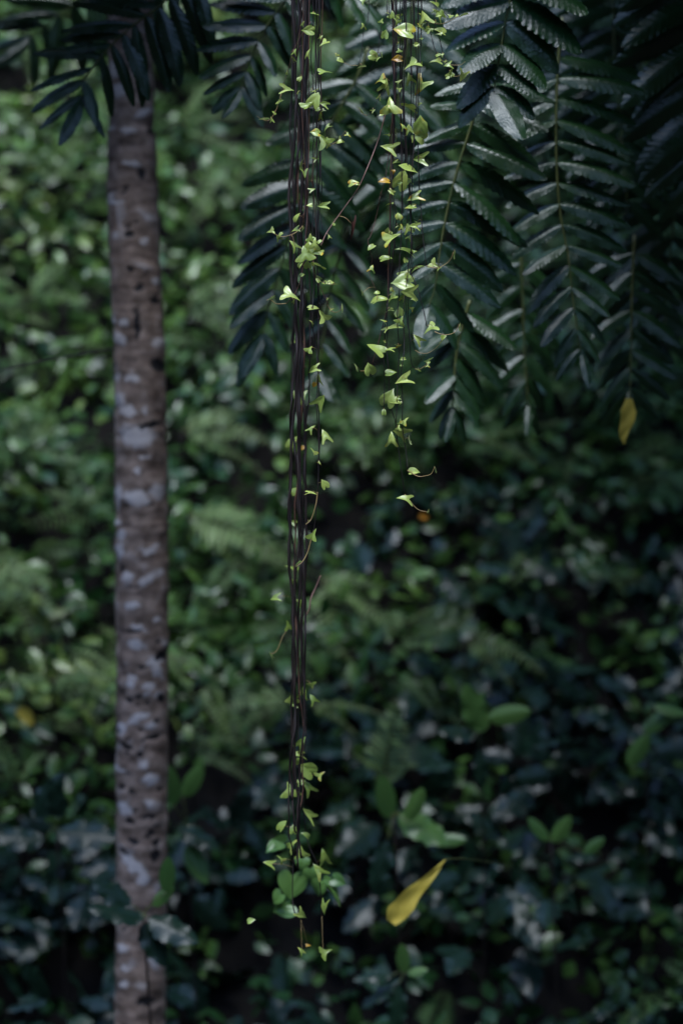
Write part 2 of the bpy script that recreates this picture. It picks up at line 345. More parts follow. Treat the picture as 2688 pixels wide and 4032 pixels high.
def frond(label, rach, d, n, angA, lenA, angB, lenB, up=0.75, term=None, t0=0.12, d_end=None, sy=1.0, jit=5, lean=-0.12):
    d_end = d if d_end is None else d_end
    pts = [D(x, y, d + (d_end - d) * i / (len(rach) - 1)) for i, (x, y) in enumerate(rach)]
    pth = spline([tuple(p) for p in pts], 8)
    root = thing('compound_frond', tuple(pth[0]), label, 'frond', 'glossy compound fronds hanging over the bank')
    b = MB(); b.add(*tube(pth, np.linspace(0.0034, 0.0015, len(pth)))); b.build('rachis', M['rachis'], root, pth[0])
    s = np.concatenate([[0], np.cumsum(np.linalg.norm(np.diff(pth, axis=0), axis=1))]); s /= s[-1]
    for k in range(n):
        t = t0 + (0.985 - t0) * k / (n - 1)
        o = np.array([np.interp(t, s, pth[:, c]) for c in range(3)])
        for ang, ln_, flip in ((angA, lenA, -1), (angB, lenB, 1)):
            if ang is None or random.random() < 0.04: continue
            a = R(interp(ang, t) + random.gauss(0, jit)); L = interp(ln_, t) * DK * d * random.uniform(0.93, 1.07)
            X = (math.cos(a), lean + random.gauss(0, 0.12), math.sin(a) + 0.16)
            N = np.array((0, -(1 - up), up)) + rng.normal(size=3) * 0.11
            put(random.choice(LEAFLETS), 'leaflet', root, o, X, N, L, flip * sy * random.uniform(0.9, 1.12))
    if term:
        a, L, u, wide = term; a = R(a)
        put(random.choice(WIDE if wide else LEAFLETS), 'leaflet', root, pth[-1], (math.cos(a), -0.6, math.sin(a)), np.array((0, -(1 - u), u)), L * 1.15 * DK * d)
    return root
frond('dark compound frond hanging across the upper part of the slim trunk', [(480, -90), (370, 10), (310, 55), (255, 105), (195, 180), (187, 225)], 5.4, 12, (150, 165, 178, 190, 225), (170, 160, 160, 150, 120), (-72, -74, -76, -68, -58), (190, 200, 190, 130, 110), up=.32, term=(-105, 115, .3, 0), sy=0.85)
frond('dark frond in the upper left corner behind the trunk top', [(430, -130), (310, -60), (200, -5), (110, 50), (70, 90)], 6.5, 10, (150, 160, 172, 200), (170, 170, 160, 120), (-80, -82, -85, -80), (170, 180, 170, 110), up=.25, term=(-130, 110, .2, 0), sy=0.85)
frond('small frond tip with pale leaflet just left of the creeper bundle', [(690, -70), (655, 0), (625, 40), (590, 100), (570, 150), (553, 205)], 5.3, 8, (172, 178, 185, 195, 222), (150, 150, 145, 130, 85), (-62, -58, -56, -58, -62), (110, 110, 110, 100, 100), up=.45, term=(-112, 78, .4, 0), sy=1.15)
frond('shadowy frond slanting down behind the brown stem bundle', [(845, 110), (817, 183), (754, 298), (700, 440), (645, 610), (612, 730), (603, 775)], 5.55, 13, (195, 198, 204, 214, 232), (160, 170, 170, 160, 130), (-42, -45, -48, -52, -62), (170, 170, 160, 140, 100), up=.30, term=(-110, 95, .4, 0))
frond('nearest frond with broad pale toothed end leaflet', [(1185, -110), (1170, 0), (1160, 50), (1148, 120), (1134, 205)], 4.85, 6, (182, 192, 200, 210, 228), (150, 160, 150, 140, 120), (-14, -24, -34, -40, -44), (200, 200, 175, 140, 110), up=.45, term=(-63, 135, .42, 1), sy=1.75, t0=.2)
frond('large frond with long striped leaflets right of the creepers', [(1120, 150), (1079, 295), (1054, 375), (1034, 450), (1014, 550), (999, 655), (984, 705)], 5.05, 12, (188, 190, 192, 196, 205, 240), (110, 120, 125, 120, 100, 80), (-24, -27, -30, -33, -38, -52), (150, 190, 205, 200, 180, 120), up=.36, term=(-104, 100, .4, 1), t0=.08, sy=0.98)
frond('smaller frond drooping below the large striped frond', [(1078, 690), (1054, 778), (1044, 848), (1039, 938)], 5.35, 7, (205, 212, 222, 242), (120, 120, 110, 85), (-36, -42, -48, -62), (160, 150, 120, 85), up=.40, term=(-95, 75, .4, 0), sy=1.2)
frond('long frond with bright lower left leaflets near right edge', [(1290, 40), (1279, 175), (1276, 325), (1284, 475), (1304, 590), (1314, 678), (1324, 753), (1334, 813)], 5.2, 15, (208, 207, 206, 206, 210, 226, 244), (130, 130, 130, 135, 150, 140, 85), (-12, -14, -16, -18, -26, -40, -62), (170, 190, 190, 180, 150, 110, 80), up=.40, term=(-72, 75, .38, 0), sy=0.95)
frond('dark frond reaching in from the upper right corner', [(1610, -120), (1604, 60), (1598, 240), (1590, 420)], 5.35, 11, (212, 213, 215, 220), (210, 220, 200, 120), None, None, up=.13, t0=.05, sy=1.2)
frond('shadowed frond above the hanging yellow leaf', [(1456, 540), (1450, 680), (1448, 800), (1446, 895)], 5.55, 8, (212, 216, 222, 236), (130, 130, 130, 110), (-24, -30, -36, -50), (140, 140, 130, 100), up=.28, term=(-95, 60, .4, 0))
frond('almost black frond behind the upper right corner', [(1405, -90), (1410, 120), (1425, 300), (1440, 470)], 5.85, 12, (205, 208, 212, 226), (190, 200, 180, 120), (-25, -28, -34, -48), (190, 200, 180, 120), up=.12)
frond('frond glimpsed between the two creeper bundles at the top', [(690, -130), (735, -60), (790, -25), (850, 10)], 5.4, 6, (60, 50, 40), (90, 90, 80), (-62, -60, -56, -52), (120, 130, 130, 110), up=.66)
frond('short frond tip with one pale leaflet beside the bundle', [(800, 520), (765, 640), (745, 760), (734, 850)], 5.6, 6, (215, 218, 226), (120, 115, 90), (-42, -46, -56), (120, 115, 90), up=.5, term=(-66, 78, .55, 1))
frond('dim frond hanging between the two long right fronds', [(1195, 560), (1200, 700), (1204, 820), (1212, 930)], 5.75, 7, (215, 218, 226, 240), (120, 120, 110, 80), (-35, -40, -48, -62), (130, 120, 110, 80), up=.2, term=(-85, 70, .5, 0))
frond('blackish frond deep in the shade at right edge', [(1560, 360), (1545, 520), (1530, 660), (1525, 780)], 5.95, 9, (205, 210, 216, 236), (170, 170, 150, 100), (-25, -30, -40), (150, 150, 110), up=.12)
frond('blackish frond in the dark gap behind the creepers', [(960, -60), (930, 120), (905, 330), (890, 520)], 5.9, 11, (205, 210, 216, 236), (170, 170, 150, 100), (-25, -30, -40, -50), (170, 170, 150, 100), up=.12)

# ------------------------------------------------------------------ hanging creepers
CROP = {1: (1000, 0, 3.92), 2: (1400, 0, 3.484), 3: (1000, 600, 3.92), 4: (1400, 600, 3.484), 5: (1000, 1200, 3.92), 6: (1380, 1200, 3.484), 7: (1000, 1800, 2.94), 8: (950, 2600, 1.96), 9: (1344, 1008, 1.16667)}
def S(c): k, x, y = c; x0, y0, s = CROP[k]; return x0 + x / s, y0 + y / s
NEAR, FAR = 4.5, 4.92
STR = []
def strand(label, d, pts, r=1.9, mat='darkstem', tendril=None, wob=2.0, group=None, fuzz=7):
    s = [S(p) for p in pts]
    z0 = [(s[0][0] + random.uniform(-6, 6), 2016 - (2.99 - CAMZ) / (K * d))] if s[0][1] < 60 else []
    w = []
    q = spline([(x, y, 0) for x, y in z0 + s], 7)
    ph = random.uniform(0, 9); dd = random.uniform(-0.025, 0.025)
    pth = np.array([P(x + wob * noise.noise(Vector((ph, y / 160, 0))) + 0.35 * wob * noise.noise(Vector((ph, y / 38, 7))), y, d + dd + 0.012 * noise.noise(Vector((ph, 5, y / 130)))) for x, y, _ in q])
    nm = 'hanging_creeper'
    root = thing(nm, tuple(pth[0]), label, 'vine', group or 'creeper strands hanging from the branch')
    k = K * d
    rr = np.linspace(r, r * 0.72, len(pth)) * k * (1 + 0.30 * np.array([noise.noise(Vector((ph, 2, i * .8))) for i in range(len(pth))]))
    b = MB(); b.add(*tube(pth, rr, 7))
    for _ in range(fuzz):          # short rootlets, bark shreds and nodes along the stem
        i_ = random.randrange(2, len(pth) - 2); o_ = pth[i_]; v_ = np.array((random.gauss(0, 1), random.gauss(0, .5), random.gauss(-.9, .7)))
        v_ = unit(v_) * random.uniform(5, 20) * k; b.add(*tube(spline([o_, o_ + v_ * .6 + (0, 0, -.1 * k), o_ + v_ + (0, 0, -4 * k)], 3), np.linspace(random.choice((.5, .7, 1.6)), .25, 7) * k, 4))
    b.build('stem', M[mat], root, pth[0])
    allp = q[:, :2]; P3 = pth
    if tendril:
        t = [S(p) for p in tendril]; q2 = spline([(x, y, 0) for x, y in t], 7)
        p2 = np.array([P(x, y, d + dd - 0.015 * i / len(q2)) for i, (x, y, _) in enumerate(q2)])
        b = MB(); b.add(*tube(p2, np.linspace(r * .85, r * .45, len(p2)) * k, 6)); b.build('tendril', M['gold'], root, pth[0])
        allp = np.concatenate([allp, q2[:, :2]]); P3 = np.concatenate([P3, p2])
    STR.append((root, d, allp, P3)); return root
def leaf(c, size, ang, kind='n', d=NEAR, up=None, shade=None):
    sx, sy = S(c); sz = size / CROP[c[0]][2]
    best, bd, bi = None, 1e9, 0
    for st in STR:
        if abs(st[1] - d) > 0.1: continue
        dist = np.hypot(st[2][:, 0] - sx, st[2][:, 1] - sy); i = int(dist.argmin())
        if dist[i] < bd: best, bd, bi = st, dist[i], i
    root, _, _, P3 = best
    k = K * d
    mat = 'ivy'
    out = {'w': HEART, 'o': HEART, 't': TRI}.get(kind, HAST)
    if kind in 'ny':
        q_ = random.random(); out = TRI if q_ < 0.25 else HEART if q_ < 0.52 else HAST
        sz *= 0.85 if out is HEART else 1
    ph_ = random.uniform(0, 50)
    if kind == 'b': out = random.choice((TRI, HAST)); sz *= .95
    rg = 3.0 if kind == 'b' else 1
    out = [(x + rg * .05 * noise.noise(Vector((x * 5, y * 5, ph_))) + .07 * noise.noise(Vector((x * 2.2, y * 2.2, ph_))), max(0, y * (1 + .30 * noise.noise(Vector((x * 1.8, ph_, 3)))))) for x, y in out[:-1]] + [out[-1]]
    fold = random.uniform(0.1, 0.45); wid = random.uniform(1.0, 1.35) * (1.25 if kind == 'b' else 1)
    if kind == 'w' and sy > 3330 and size > 180: sh0 = 0.05
    if kind in 'wo': fold = random.uniform(0.1, 0.3); wid = 1
    if kind == 'p': mat = 'tip'; fold = 0.9; wid = 0.6
    if kind == 'b': mat = 'broad'; out = HEART; fold = 0.3
    if kind == 'd': mat = 'dried'; fold = 0.9; wid = 0.5
    V, F = ivy_blade(out, fold, random.uniform(0.05, 0.55), random.uniform(-0.45, 0.45), wid)
    L = sz / 1.3 * random.uniform(0.85, 1.1)
    a = R(ang)
    X = unit((math.cos(a), random.uniform(-0.35, 0.25), math.sin(a)))
    u = random.uniform(0.34, 0.6) if up is None else up
    N = np.array((0, -(1 - u), u)) + rng.normal(size=3) * 0.24
    cen = np.array(P(sx, sy, d + random.uniform(-0.03, 0.0) + (0.45 if kind == 'b' else 0)))
    W = place(V, cen, X, N, L * k)
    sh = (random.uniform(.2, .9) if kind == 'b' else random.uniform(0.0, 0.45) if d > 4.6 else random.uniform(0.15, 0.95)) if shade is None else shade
    att = np.full(len(V), sh)
    if kind == 'y': att = sh * 0.8 + np.clip((-V[:, 0] * (1 if random.random() < .5 else -1) * np.sign(V[:, 1] + .05) + 0.0) * 2.6, 0, 1) * 1.0
    if kind == 'o': att = np.full(len(V), 1.75)
    if kind == 'n' and random.random() < 0.3: att = att + np.clip(np.abs(V[:, 1]) * 2.2 - 0.75, 0, 1) * 0.7
    b = MB(); b.add(W, F, 0, att)
    sp = P3[bi]; basep = place(np.array([[0.06 - 0.2, 0, 0]]), cen, X, N, L * k)[0]
    if np.linalg.norm(sp - basep) < 0.09:
        mid = (sp + basep) / 2 + np.array((0, -0.004, 0.004)); b.add(*tube(spline([sp, mid, basep], 4), 0.9 * k * (1.2 if size > 150 else 0.9), 5), 1)
    o = b.build('leaf', [M[mat], M['gold']], root, np.array(root.location))
    if kind == 'y': o['label'] = 'green leaf with yellowing edge'
    if kind == 'o': o['label'] = 'orange withered leaf'
    return o

# left cluster, in focus
strand('longest leafy creeper in the left bundle ending in a pale curved tip', NEAR, [(1, 1000, 0), (1, 990, 700), (1, 1000, 1500), (1, 1010, 2300), (3, 1012, 300), (3, 990, 900), (3, 968, 1500), (3, 985, 2100), (5, 990, 300), (5, 990, 900), (5, 1000, 1500), (5, 1010, 2200), (7, 745, 60), (7, 738, 400), (7, 700, 800), (7, 693, 850)], 3.0, tendril=[(7, 693, 850), (7, 665, 940), (7, 620, 1100), (7, 560, 1210), (7, 485, 1268)])
strand('leafy creeper whose golden tip curves beside the longest strand', NEAR, [(1, 960, 0), (1, 950, 900), (1, 960, 1800), (3, 972, 200), (3, 962, 800), (3, 957, 1450), (5, 900, 200), (5, 945, 560), (5, 985, 1000), (5, 965, 1500), (5, 995, 2100), (7, 752, 60), (7, 736, 400)], 2.6, tendril=[(7, 736, 400), (7, 715, 550), (7, 660, 720), (7, 600, 780)])
strand('creeper ending in a golden upcurved tendril left of the bundle', NEAR, [(1, 760, 0), (1, 750, 800), (1, 740, 1700), (3, 790, 300), (3, 800, 700), (3, 755, 1130)], 2.2, 'brownstem', [(3, 755, 1130), (3, 680, 1210), (3, 590, 1265), (3, 450, 1302), (3, 340, 1270), (3, 250, 1215)])
strand('brown creeper sweeping left to a three lobed bright leaf', NEAR, [(1, 850, 0), (1, 840, 1000), (1, 850, 2000), (3, 830, 400), (3, 820, 900), (3, 800, 1330), (3, 765, 1750), (3, 690, 2050), (3, 620, 2190), (3, 500, 2332)], 2.3, 'brownstem', [(3, 500, 2332), (3, 400, 2340), (3, 330, 2330), (3, 250, 2270), (3, 190, 2280)])
strand('creeper curling up into a small hook right of left bundle', NEAR, [(1, 1060, 0), (1, 1030, 900), (1, 1025, 1700), (3, 900, 300), (3, 930, 800), (3, 960, 1400), (3, 920, 1780), (3, 1030, 2100), (3, 1140, 2340)], 2.0, 'brownstem', [(5, 1130, 0), (5, 1200, 100), (5, 1280, 112), (5, 1340, 70), (5, 1350, 20)])
strand('thin creeper on the left rim with a drooping pale tip', NEAR, [(1, 880, 330), (1, 720, 560), (1, 600, 800), (1, 540, 1050), (1, 480, 1230), (1, 420, 1450)], 1.5, 'brownstem', [(1, 420, 1450), (1, 350, 1680), (1, 240, 1850), (1, 140, 1850), (1, 40, 1790)])
strand('short creeper with a tiny star shaped leaf at its tip', NEAR, [(1, 1040, 1700), (1, 1080, 1850), (1, 1140, 2150), (1, 1200, 2230)], 1.8, tendril=[(1, 1200, 2230), (1, 1280, 2185), (1, 1340, 2120), (1, 1385, 2050)])
strand('pink bare stem slanting between the two creeper bundles', NEAR, [(2, 480, 1350), (2, 400, 1590), (2, 290, 1970), (4, 105, 340), (3, 1560, 620), (3, 1300, 980), (3, 1120, 1240), (3, 1030, 1440)], 2.3, 'pinkstem', wob=0.5)
strand('creeper with hooked pale tip below the twin leaves', NEAR, [(3, 900, 1600), (3, 930, 1800), (3, 960, 1950), (3, 1020, 1990)], 1.6, 'brownstem', [(3, 1020, 1990), (3, 1120, 2030), (3, 1230, 2040)])
bare = 'bare stems packed in the creeper bundles'
for i, (x, yend) in enumerate([(905, 2200), (985, 2352), (1020, 1200)]):
    strand('thin bare blackish stem in the leafy left bundle', NEAR + 0.03, [(1, x, 0), (1, x - 12, 800), (1, x + 8, 1600), (1, x, 2300), (3, x + 10, yend * .45), (3, x - 5, yend * .8), (3, x + 30, yend)], 2.2, group=bare, wob=9)
# left bundle, a little behind the focus
for i in range(8):
    x = 1152 + 8.2 * i + random.uniform(-3, 3); ye = [3150, 3350, 3280, 3420, 3200, 3380, 2700, 2900][i]
    top_x = x + (8 if i > 4 else 0)
    pts = [(top_x, 0)] + [(1180 + (x - 1180) * 0.85 + (12 + 3 * (i % 3)) * math.sin(2.4 * i + y / (190 + 23 * i)) - (y / 3400) * 10 + random.uniform(-4, 4), y) for y in np.arange(300, ye, 210)] + [(x - 6, ye)]
    CROP[99] = (0, 0, 1)
    strand('brown hanging stem in the thick left bundle behind the leafy strands', 4.72 + 0.035 * (i % 5), [(99, *p) for p in pts], [6.5, 3.6, 5.0][i % 3], 'brownstem' if i == 4 else 'darkstem', group=bare, wob=10, fuzz=45)
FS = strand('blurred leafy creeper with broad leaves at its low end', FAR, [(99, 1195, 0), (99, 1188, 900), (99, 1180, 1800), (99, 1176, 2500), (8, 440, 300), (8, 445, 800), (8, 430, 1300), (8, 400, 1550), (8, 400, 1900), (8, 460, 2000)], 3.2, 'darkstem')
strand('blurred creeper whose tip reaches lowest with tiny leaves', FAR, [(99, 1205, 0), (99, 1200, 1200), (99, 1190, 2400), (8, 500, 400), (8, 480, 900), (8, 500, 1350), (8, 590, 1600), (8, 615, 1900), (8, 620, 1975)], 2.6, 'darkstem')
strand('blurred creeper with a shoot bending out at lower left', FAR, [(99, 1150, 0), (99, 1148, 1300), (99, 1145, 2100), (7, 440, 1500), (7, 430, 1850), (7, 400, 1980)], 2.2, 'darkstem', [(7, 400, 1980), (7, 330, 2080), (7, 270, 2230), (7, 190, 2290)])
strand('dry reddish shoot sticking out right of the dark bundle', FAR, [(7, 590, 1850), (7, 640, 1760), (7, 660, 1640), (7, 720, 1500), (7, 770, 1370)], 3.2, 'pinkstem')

# right cluster, in focus
strand('red brown creeper in right cluster ending in one upright leaf', NEAR, [(2, 520, 0), (2, 520, 700), (2, 535, 1300), (4, 480, 200), (4, 470, 800), (4, 455, 1400), (4, 432, 2050), (6, 480, 120), (6, 400, 450), (6, 292, 830)], 2.6, 'brownstem', [(6, 285, 840), (6, 210, 900), (6, 130, 910)])
strand('dark creeper in right cluster ending in a cupped little leaf', NEAR, [(2, 545, 0), (2, 540, 900), (4, 495, 300), (4, 480, 1000), (4, 460, 1700), (6, 500, 60), (6, 500, 500), (6, 452, 700), (6, 470, 1000), (6, 455, 1420)], 2.0)
strand('longest creeper of right cluster, its tip bending down right', NEAR, [(2, 560, 0), (2, 555, 1000), (4, 500, 500), (4, 545, 750), (4, 550, 1050), (4, 500, 1500), (6, 470, 300), (6, 500, 700), (6, 525, 950), (6, 532, 1200), (6, 550, 1420), (6, 610, 1600), (6, 645, 1900), (9, 272, 960), (9, 290, 1095)], 2.4, tendril=[(9, 290, 1095), (9, 318, 1130), (9, 345, 1160), (9, 372, 1172), (9, 402, 1176)])
strand('creeper of right cluster joining the longest one near its end', NEAR, [(2, 610, 0), (2, 605, 900), (2, 615, 1700), (4, 630, 400), (4, 628, 1000), (4, 600, 1500), (4, 600, 1850), (6, 640, 150), (6, 660, 560), (6, 650, 960), (6, 640, 1270), (6, 620, 1620)], 2.3)
strand('second longest creeper of right cluster with tip bent right', NEAR, [(2, 690, 0), (2, 685, 700), (2, 660, 1400), (4, 720, 300), (4, 745, 900), (4, 762, 1250), (4, 720, 1600), (6, 725, 100), (6, 730, 600), (6, 690, 960), (6, 710, 1300), (6, 710, 1680), (6, 765, 2050), (9, 302, 980)], 2.2, tendril=[(9, 302, 985), (9, 350, 1012), (9, 385, 1010), (9, 412, 1000), (9, 428, 968)])
strand('lower of two creepers hooking up like fishhooks at right', NEAR, [(2, 750, 0), (2, 760, 1200), (4, 745, 600), (4, 770, 1200), (4, 775, 1600), (6, 790, 0), (6, 810, 600), (6, 835, 800), (6, 880, 878)], 2.1, tendril=[(6, 880, 878), (6, 930, 890), (6, 1010, 845), (6, 1060, 790), (6, 1110, 735)])
strand('upper of two creepers hooking up like fishhooks at right', NEAR, [(2, 800, 0), (2, 830, 900), (2, 830, 1500), (4, 700, 1000), (4, 720, 1700), (6, 760, 100), (6, 830, 500), (6, 880, 620)], 2.0, tendril=[(6, 880, 620), (6, 950, 660), (6, 1060, 662), (6, 1170, 590), (6, 1245, 505)])
strand('creeper with bright arrow leaf before the pale frond leaflet', NEAR, [(2, 860, 0), (2, 850, 900), (4, 760, 700), (4, 760, 1400), (4, 755, 1640), (4, 840, 1850), (6, 985, 30), (6, 1042, 300)], 2.4, tendril=[(6, 1150, 370), (6, 1230, 402), (6, 1320, 412), (6, 1420, 380), (6, 1490, 275)])
strand('straight creeper on right rim ending in a long upswept tendril', NEAR, [(2, 900, 0), (2, 880, 900), (2, 850, 1600), (4, 865, 300), (4, 895, 800), (4, 930, 1250), (4, 965, 1550)], 2.2, tendril=[(4, 965, 1555), (4, 1060, 1580), (4, 1140, 1580), (4, 1280, 1490), (4, 1355, 1335)])
strand('crooked thin creeper below the orange leaf', NEAR, [(2, 510, 1500), (2, 470, 2000), (4, 400, 380), (4, 350, 560), (4, 260, 950), (4, 195, 1160), (4, 165, 1200), (4, 190, 1340), (4, 225, 1450), (4, 205, 1590), (4, 190, 1680), (4, 260, 1850), (4, 300, 1960)], 1.5, 'brownstem', wob=3)
strand('creeper at top right reaching sideways with a leafy golden tip', NEAR, [(2, 1100, 0), (2, 1180, 130), (2, 1300, 250)], 1.6, tendril=[(2, 1000, 305), (2, 1150, 330), (2, 1260, 300), (2, 1390, 235), (2, 1560, 190)])
strand('creeper right of cluster with horizontal golden tendril and green leaf', NEAR, [(2, 900, 0), (2, 960, 280), (2, 1030, 480), (2, 1080, 660), (2, 1160, 810)], 2.0, tendril=[(2, 1160, 810), (2, 1220, 860), (2, 1300, 890), (2, 1430, 890), (2, 1500, 845)])
strand('outermost right creeper hanging with a pale torn tip', NEAR, [(2, 1080, 0), (2, 1080, 300), (2, 1150, 560), (2, 1190, 720), (2, 1280, 960)], 1.8, tendril=[(2, 1280, 960), (2, 1340, 1040), (2, 1400, 1045), (2, 1450, 1020)])
strand('thin creeper on left of right cluster with small bright leaves', NEAR, [(2, 430, 0), (2, 350, 350), (2, 310, 680), (2, 260, 850), (2, 190, 990)], 1.6)
strand('leftmost creeper of right cluster with tendril swinging far left', NEAR, [(2, 185, 0), (2, 110, 400), (2, 75, 740), (2, 40, 890)], 1.4, tendril=[(2, 30, 905), (1, 1568, 1008), (1, 1480, 1005), (1, 1350, 940), (1, 1255, 840)])
strand('creeper bowing left to a frayed yellow green tip', NEAR, [(2, 450, 0), (2, 500, 300), (2, 500, 800), (2, 450, 1150), (2, 330, 1330), (2, 230, 1530), (2, 150, 1585)], 1.4, tendril=[(2, 150, 1585), (2, 90, 1560), (2, 40, 1510), (2, 10, 1460)])
for i, (x, ye) in enumerate([(505, 2400), (530, 3500), (640, 3000), (665, 2600), (780, 1800)]):
    pts = [(1400 + (x + 10 * math.sin(i + y / 150)) / 3.484 + random.uniform(-2, 2), y) for y in np.arange(0, ye / 3.484, 140)]
    strand('thin bare blackish stem in the right creeper cluster', NEAR + 0.04, [(99, *p) for p in pts], 2.2 if i % 3 else 4.0, group=bare, wob=16, fuzz=20)

for a in [((1, 930, 215), 180, -10), ((1, 850, 470), 190, 175, 'w'), ((1, 830, 830), 160, 80), ((1, 1085, 660), 190, 215), ((1, 1080, 1110), 260, 5, 't'), ((1, 500, 1385), 180, 0), ((1, 930, 1560), 300, 72), ((1, 810, 1640), 190, 40), ((1, 1085, 1610), 150, 155),
          ((1, 965, 2045), 170, 165, 'y'), ((1, 1085, 2180), 290, 125), ((1, 1330, 2165), 130, 100, 't'), ((1, 150, 1850), 150, 170, 'p'), ((1, 880, 1400), 90, 100, 'p'),
          ((2, 100, 20), 110, -100), ((2, 505, 215), 150, 90), ((2, 400, 480), 160, 80), ((2, 690, 420), 330, 160, 'y'), ((2, 940, 230), 180, 105), ((2, 1090, 60), 140, 140), ((2, 1135, 200), 190, 130), ((2, 1165, 430), 200, 155), ((2, 240, 765), 170, -20), ((2, 575, 805), 160, 180, 'o'),
          ((2, 780, 880), 250, 205), ((2, 1120, 835), 190, 172), ((2, 350, 1100), 190, 190, 'y'), ((2, 400, 1180), 210, 75), ((2, 740, 1080), 170, 110), ((2, 890, 1170), 290, 235, 'y'), ((2, 480, 1470), 300, 92), ((2, 750, 1470), 290, 150), ((2, 890, 1730), 260, 95, 'y'), ((2, 890, 1880), 220, 150),
          ((2, 460, 2030), 200, 165), ((2, 735, 1780), 130, 100), ((2, 650, 1740), 100, 110, 'y'), ((2, 1470, 1030), 150, -110), ((2, 1480, 210), 120, 190, 'p'), ((2, 60, 1510), 120, 110, 'p'), ((2, 80, 920), 120, 180, 'p'), ((2, 350, 760), 90, -70, 'p'), ((2, 890, 530), 80, 160),
          ((3, 735, 195), 160, 92, 'w'), ((3, 775, 320), 140, -80), ((3, 1080, 825), 180, 178), ((3, 1515, 470), 190, 15, 'y'), ((3, 650, 1010), 180, 70), ((3, 860, 815), 110, 180), ((3, 755, 865), 70, 80), ((3, 620, 1430), 170, 125), ((3, 855, 1500), 320, 92), ((3, 930, 1430), 190, 85), ((3, 785, 1590), 270, 100),
          ((3, 830, 1740), 170, 100), ((3, 705, 1740), 140, 60), ((3, 1020, 1530), 180, 170, 'y'), ((3, 1010, 1760), 250, 150), ((3, 540, 2190), 290, -15, 't'), ((3, 270, 2255), 130, 200, 'p'), ((3, 1515, 1150), 330, -92, 'd'), ((3, 750, 1195), 80, 230, 'p'), ((3, 870, 1330), 130, 90, 'y'), ((3, 1250, 2040), 80, 10, 'p'), ((3, 900, 460), 100, -60, 'd'),
          ((4, 405, 385), 180, 175, 'o'), ((4, 890, 90), 180, 178), ((4, 740, 220), 290, 155), ((4, 615, 390), 270, 65, 'w'), ((4, 740, 390), 110, 100), ((4, 815, 610), 200, 195, 'y'), ((4, 760, 745), 210, 188, 'y'), ((4, 590, 880), 120, 90), ((4, 720, 1050), 160, 100), ((4, 810, 1010), 130, 170), ((4, 830, 965), 90, 120),
          ((4, 440, 1090), 140, 88), ((4, 475, 1190), 250, 30), ((4, 690, 1350), 250, 155), ((4, 400, 1450), 180, 15), ((4, 680, 1480), 100, 110), ((4, 845, 1590), 190, 195), ((4, 690, 1660), 200, 60), ((4, 665, 1780), 320, 178, 'w'), ((4, 745, 1920), 210, 178), ((4, 1065, 1535), 140, -30, 't'), ((4, 310, 2020), 270, 25, 'w'), ((4, 505, 1990), 190, 215), ((4, 90, 1920), 100, 110, 'p'), ((4, 515, 265), 70, -90, 'o'), ((4, 1340, 1400), 120, 70, 'p'), ((4, 880, 1080), 70, -80, 'p'),
          ((6, 545, 70), 120, 190), ((6, 670, 105), 200, 95), ((6, 680, 225), 130, 60), ((6, 605, 300), 210, 190), ((6, 1110, 310), 220, 205), ((6, 930, 475), 150, 135), ((6, 365, 615), 310, 150, 'w'), ((6, 540, 610), 150, 178), ((6, 262, 900), 190, 100), ((6, 70, 865), 110, 100, 'p'), ((6, 535, 935), 190, 10), ((6, 735, 1030), 220, 195),
          ((6, 515, 1290), 240, 70, 'w'), ((6, 605, 1315), 190, 190), ((6, 455, 1475), 100, 90, 'w'), ((6, 735, 1605), 130, 60), ((6, 680, 1615), 90, 200), ((6, 690, 1755), 220, 155), ((6, 560, 1850), 200, 90), ((6, 815, 1850), 130, 120, 'p'), ((6, 1485, 300), 110, 75, 'p'), ((6, 1245, 510), 80, 60, 'p'), ((6, 1080, 765), 120, 40, 'p'), ((6, 840, 60), 80, -80, 'y'),
          ((5, 900, 45), 220, 8), ((5, 1070, 190), 220, 120), ((5, 895, 275), 90, 120), ((5, 850, 695), 170, 60), ((5, 930, 995), 190, 200), ((5, 1000, 1155), 160, 100), ((5, 930, 1230), 80, -110, 'o'), ((5, 1010, 1500), 220, 55), ((5, 880, 1910), 160, 50), ((5, 1100, 2030), 220, 110), ((5, 915, 2280), 170, 115), ((5, 1350, 50), 130, 80, 'p'),
          ((7, 655, 415), 140, 0), ((7, 815, 320), 125, 115), ((7, 680, 910), 150, 68), ((7, 620, 745), 90, 230, 'p'), ((7, 510, 1235), 95, 205, 'p'),
          ((9, 330, 990), 62, 5), ((9, 295, 1112), 68, 165), ((9, 428, 980), 32, 90, 'p'), ((9, 400, 1172), 26, 80, 'p')]:
    leaf(*a)
for k in range(170):          # small leaves all along the strands
    st = random.choice([t for t in STR if t[1] == NEAR and t[0]['group'] != bare]); q = random.choice(st[2])
    if q[1] < 10 or random.random() < q[1] / 2600: continue
    leaf((99, q[0] + random.gauss(0, 9), q[1] + random.gauss(0, 6)), random.uniform(16, 34), random.choice((40, 90, 130, 170, 10, 200)) + random.gauss(0, 20), random.choice('nnnyw'))
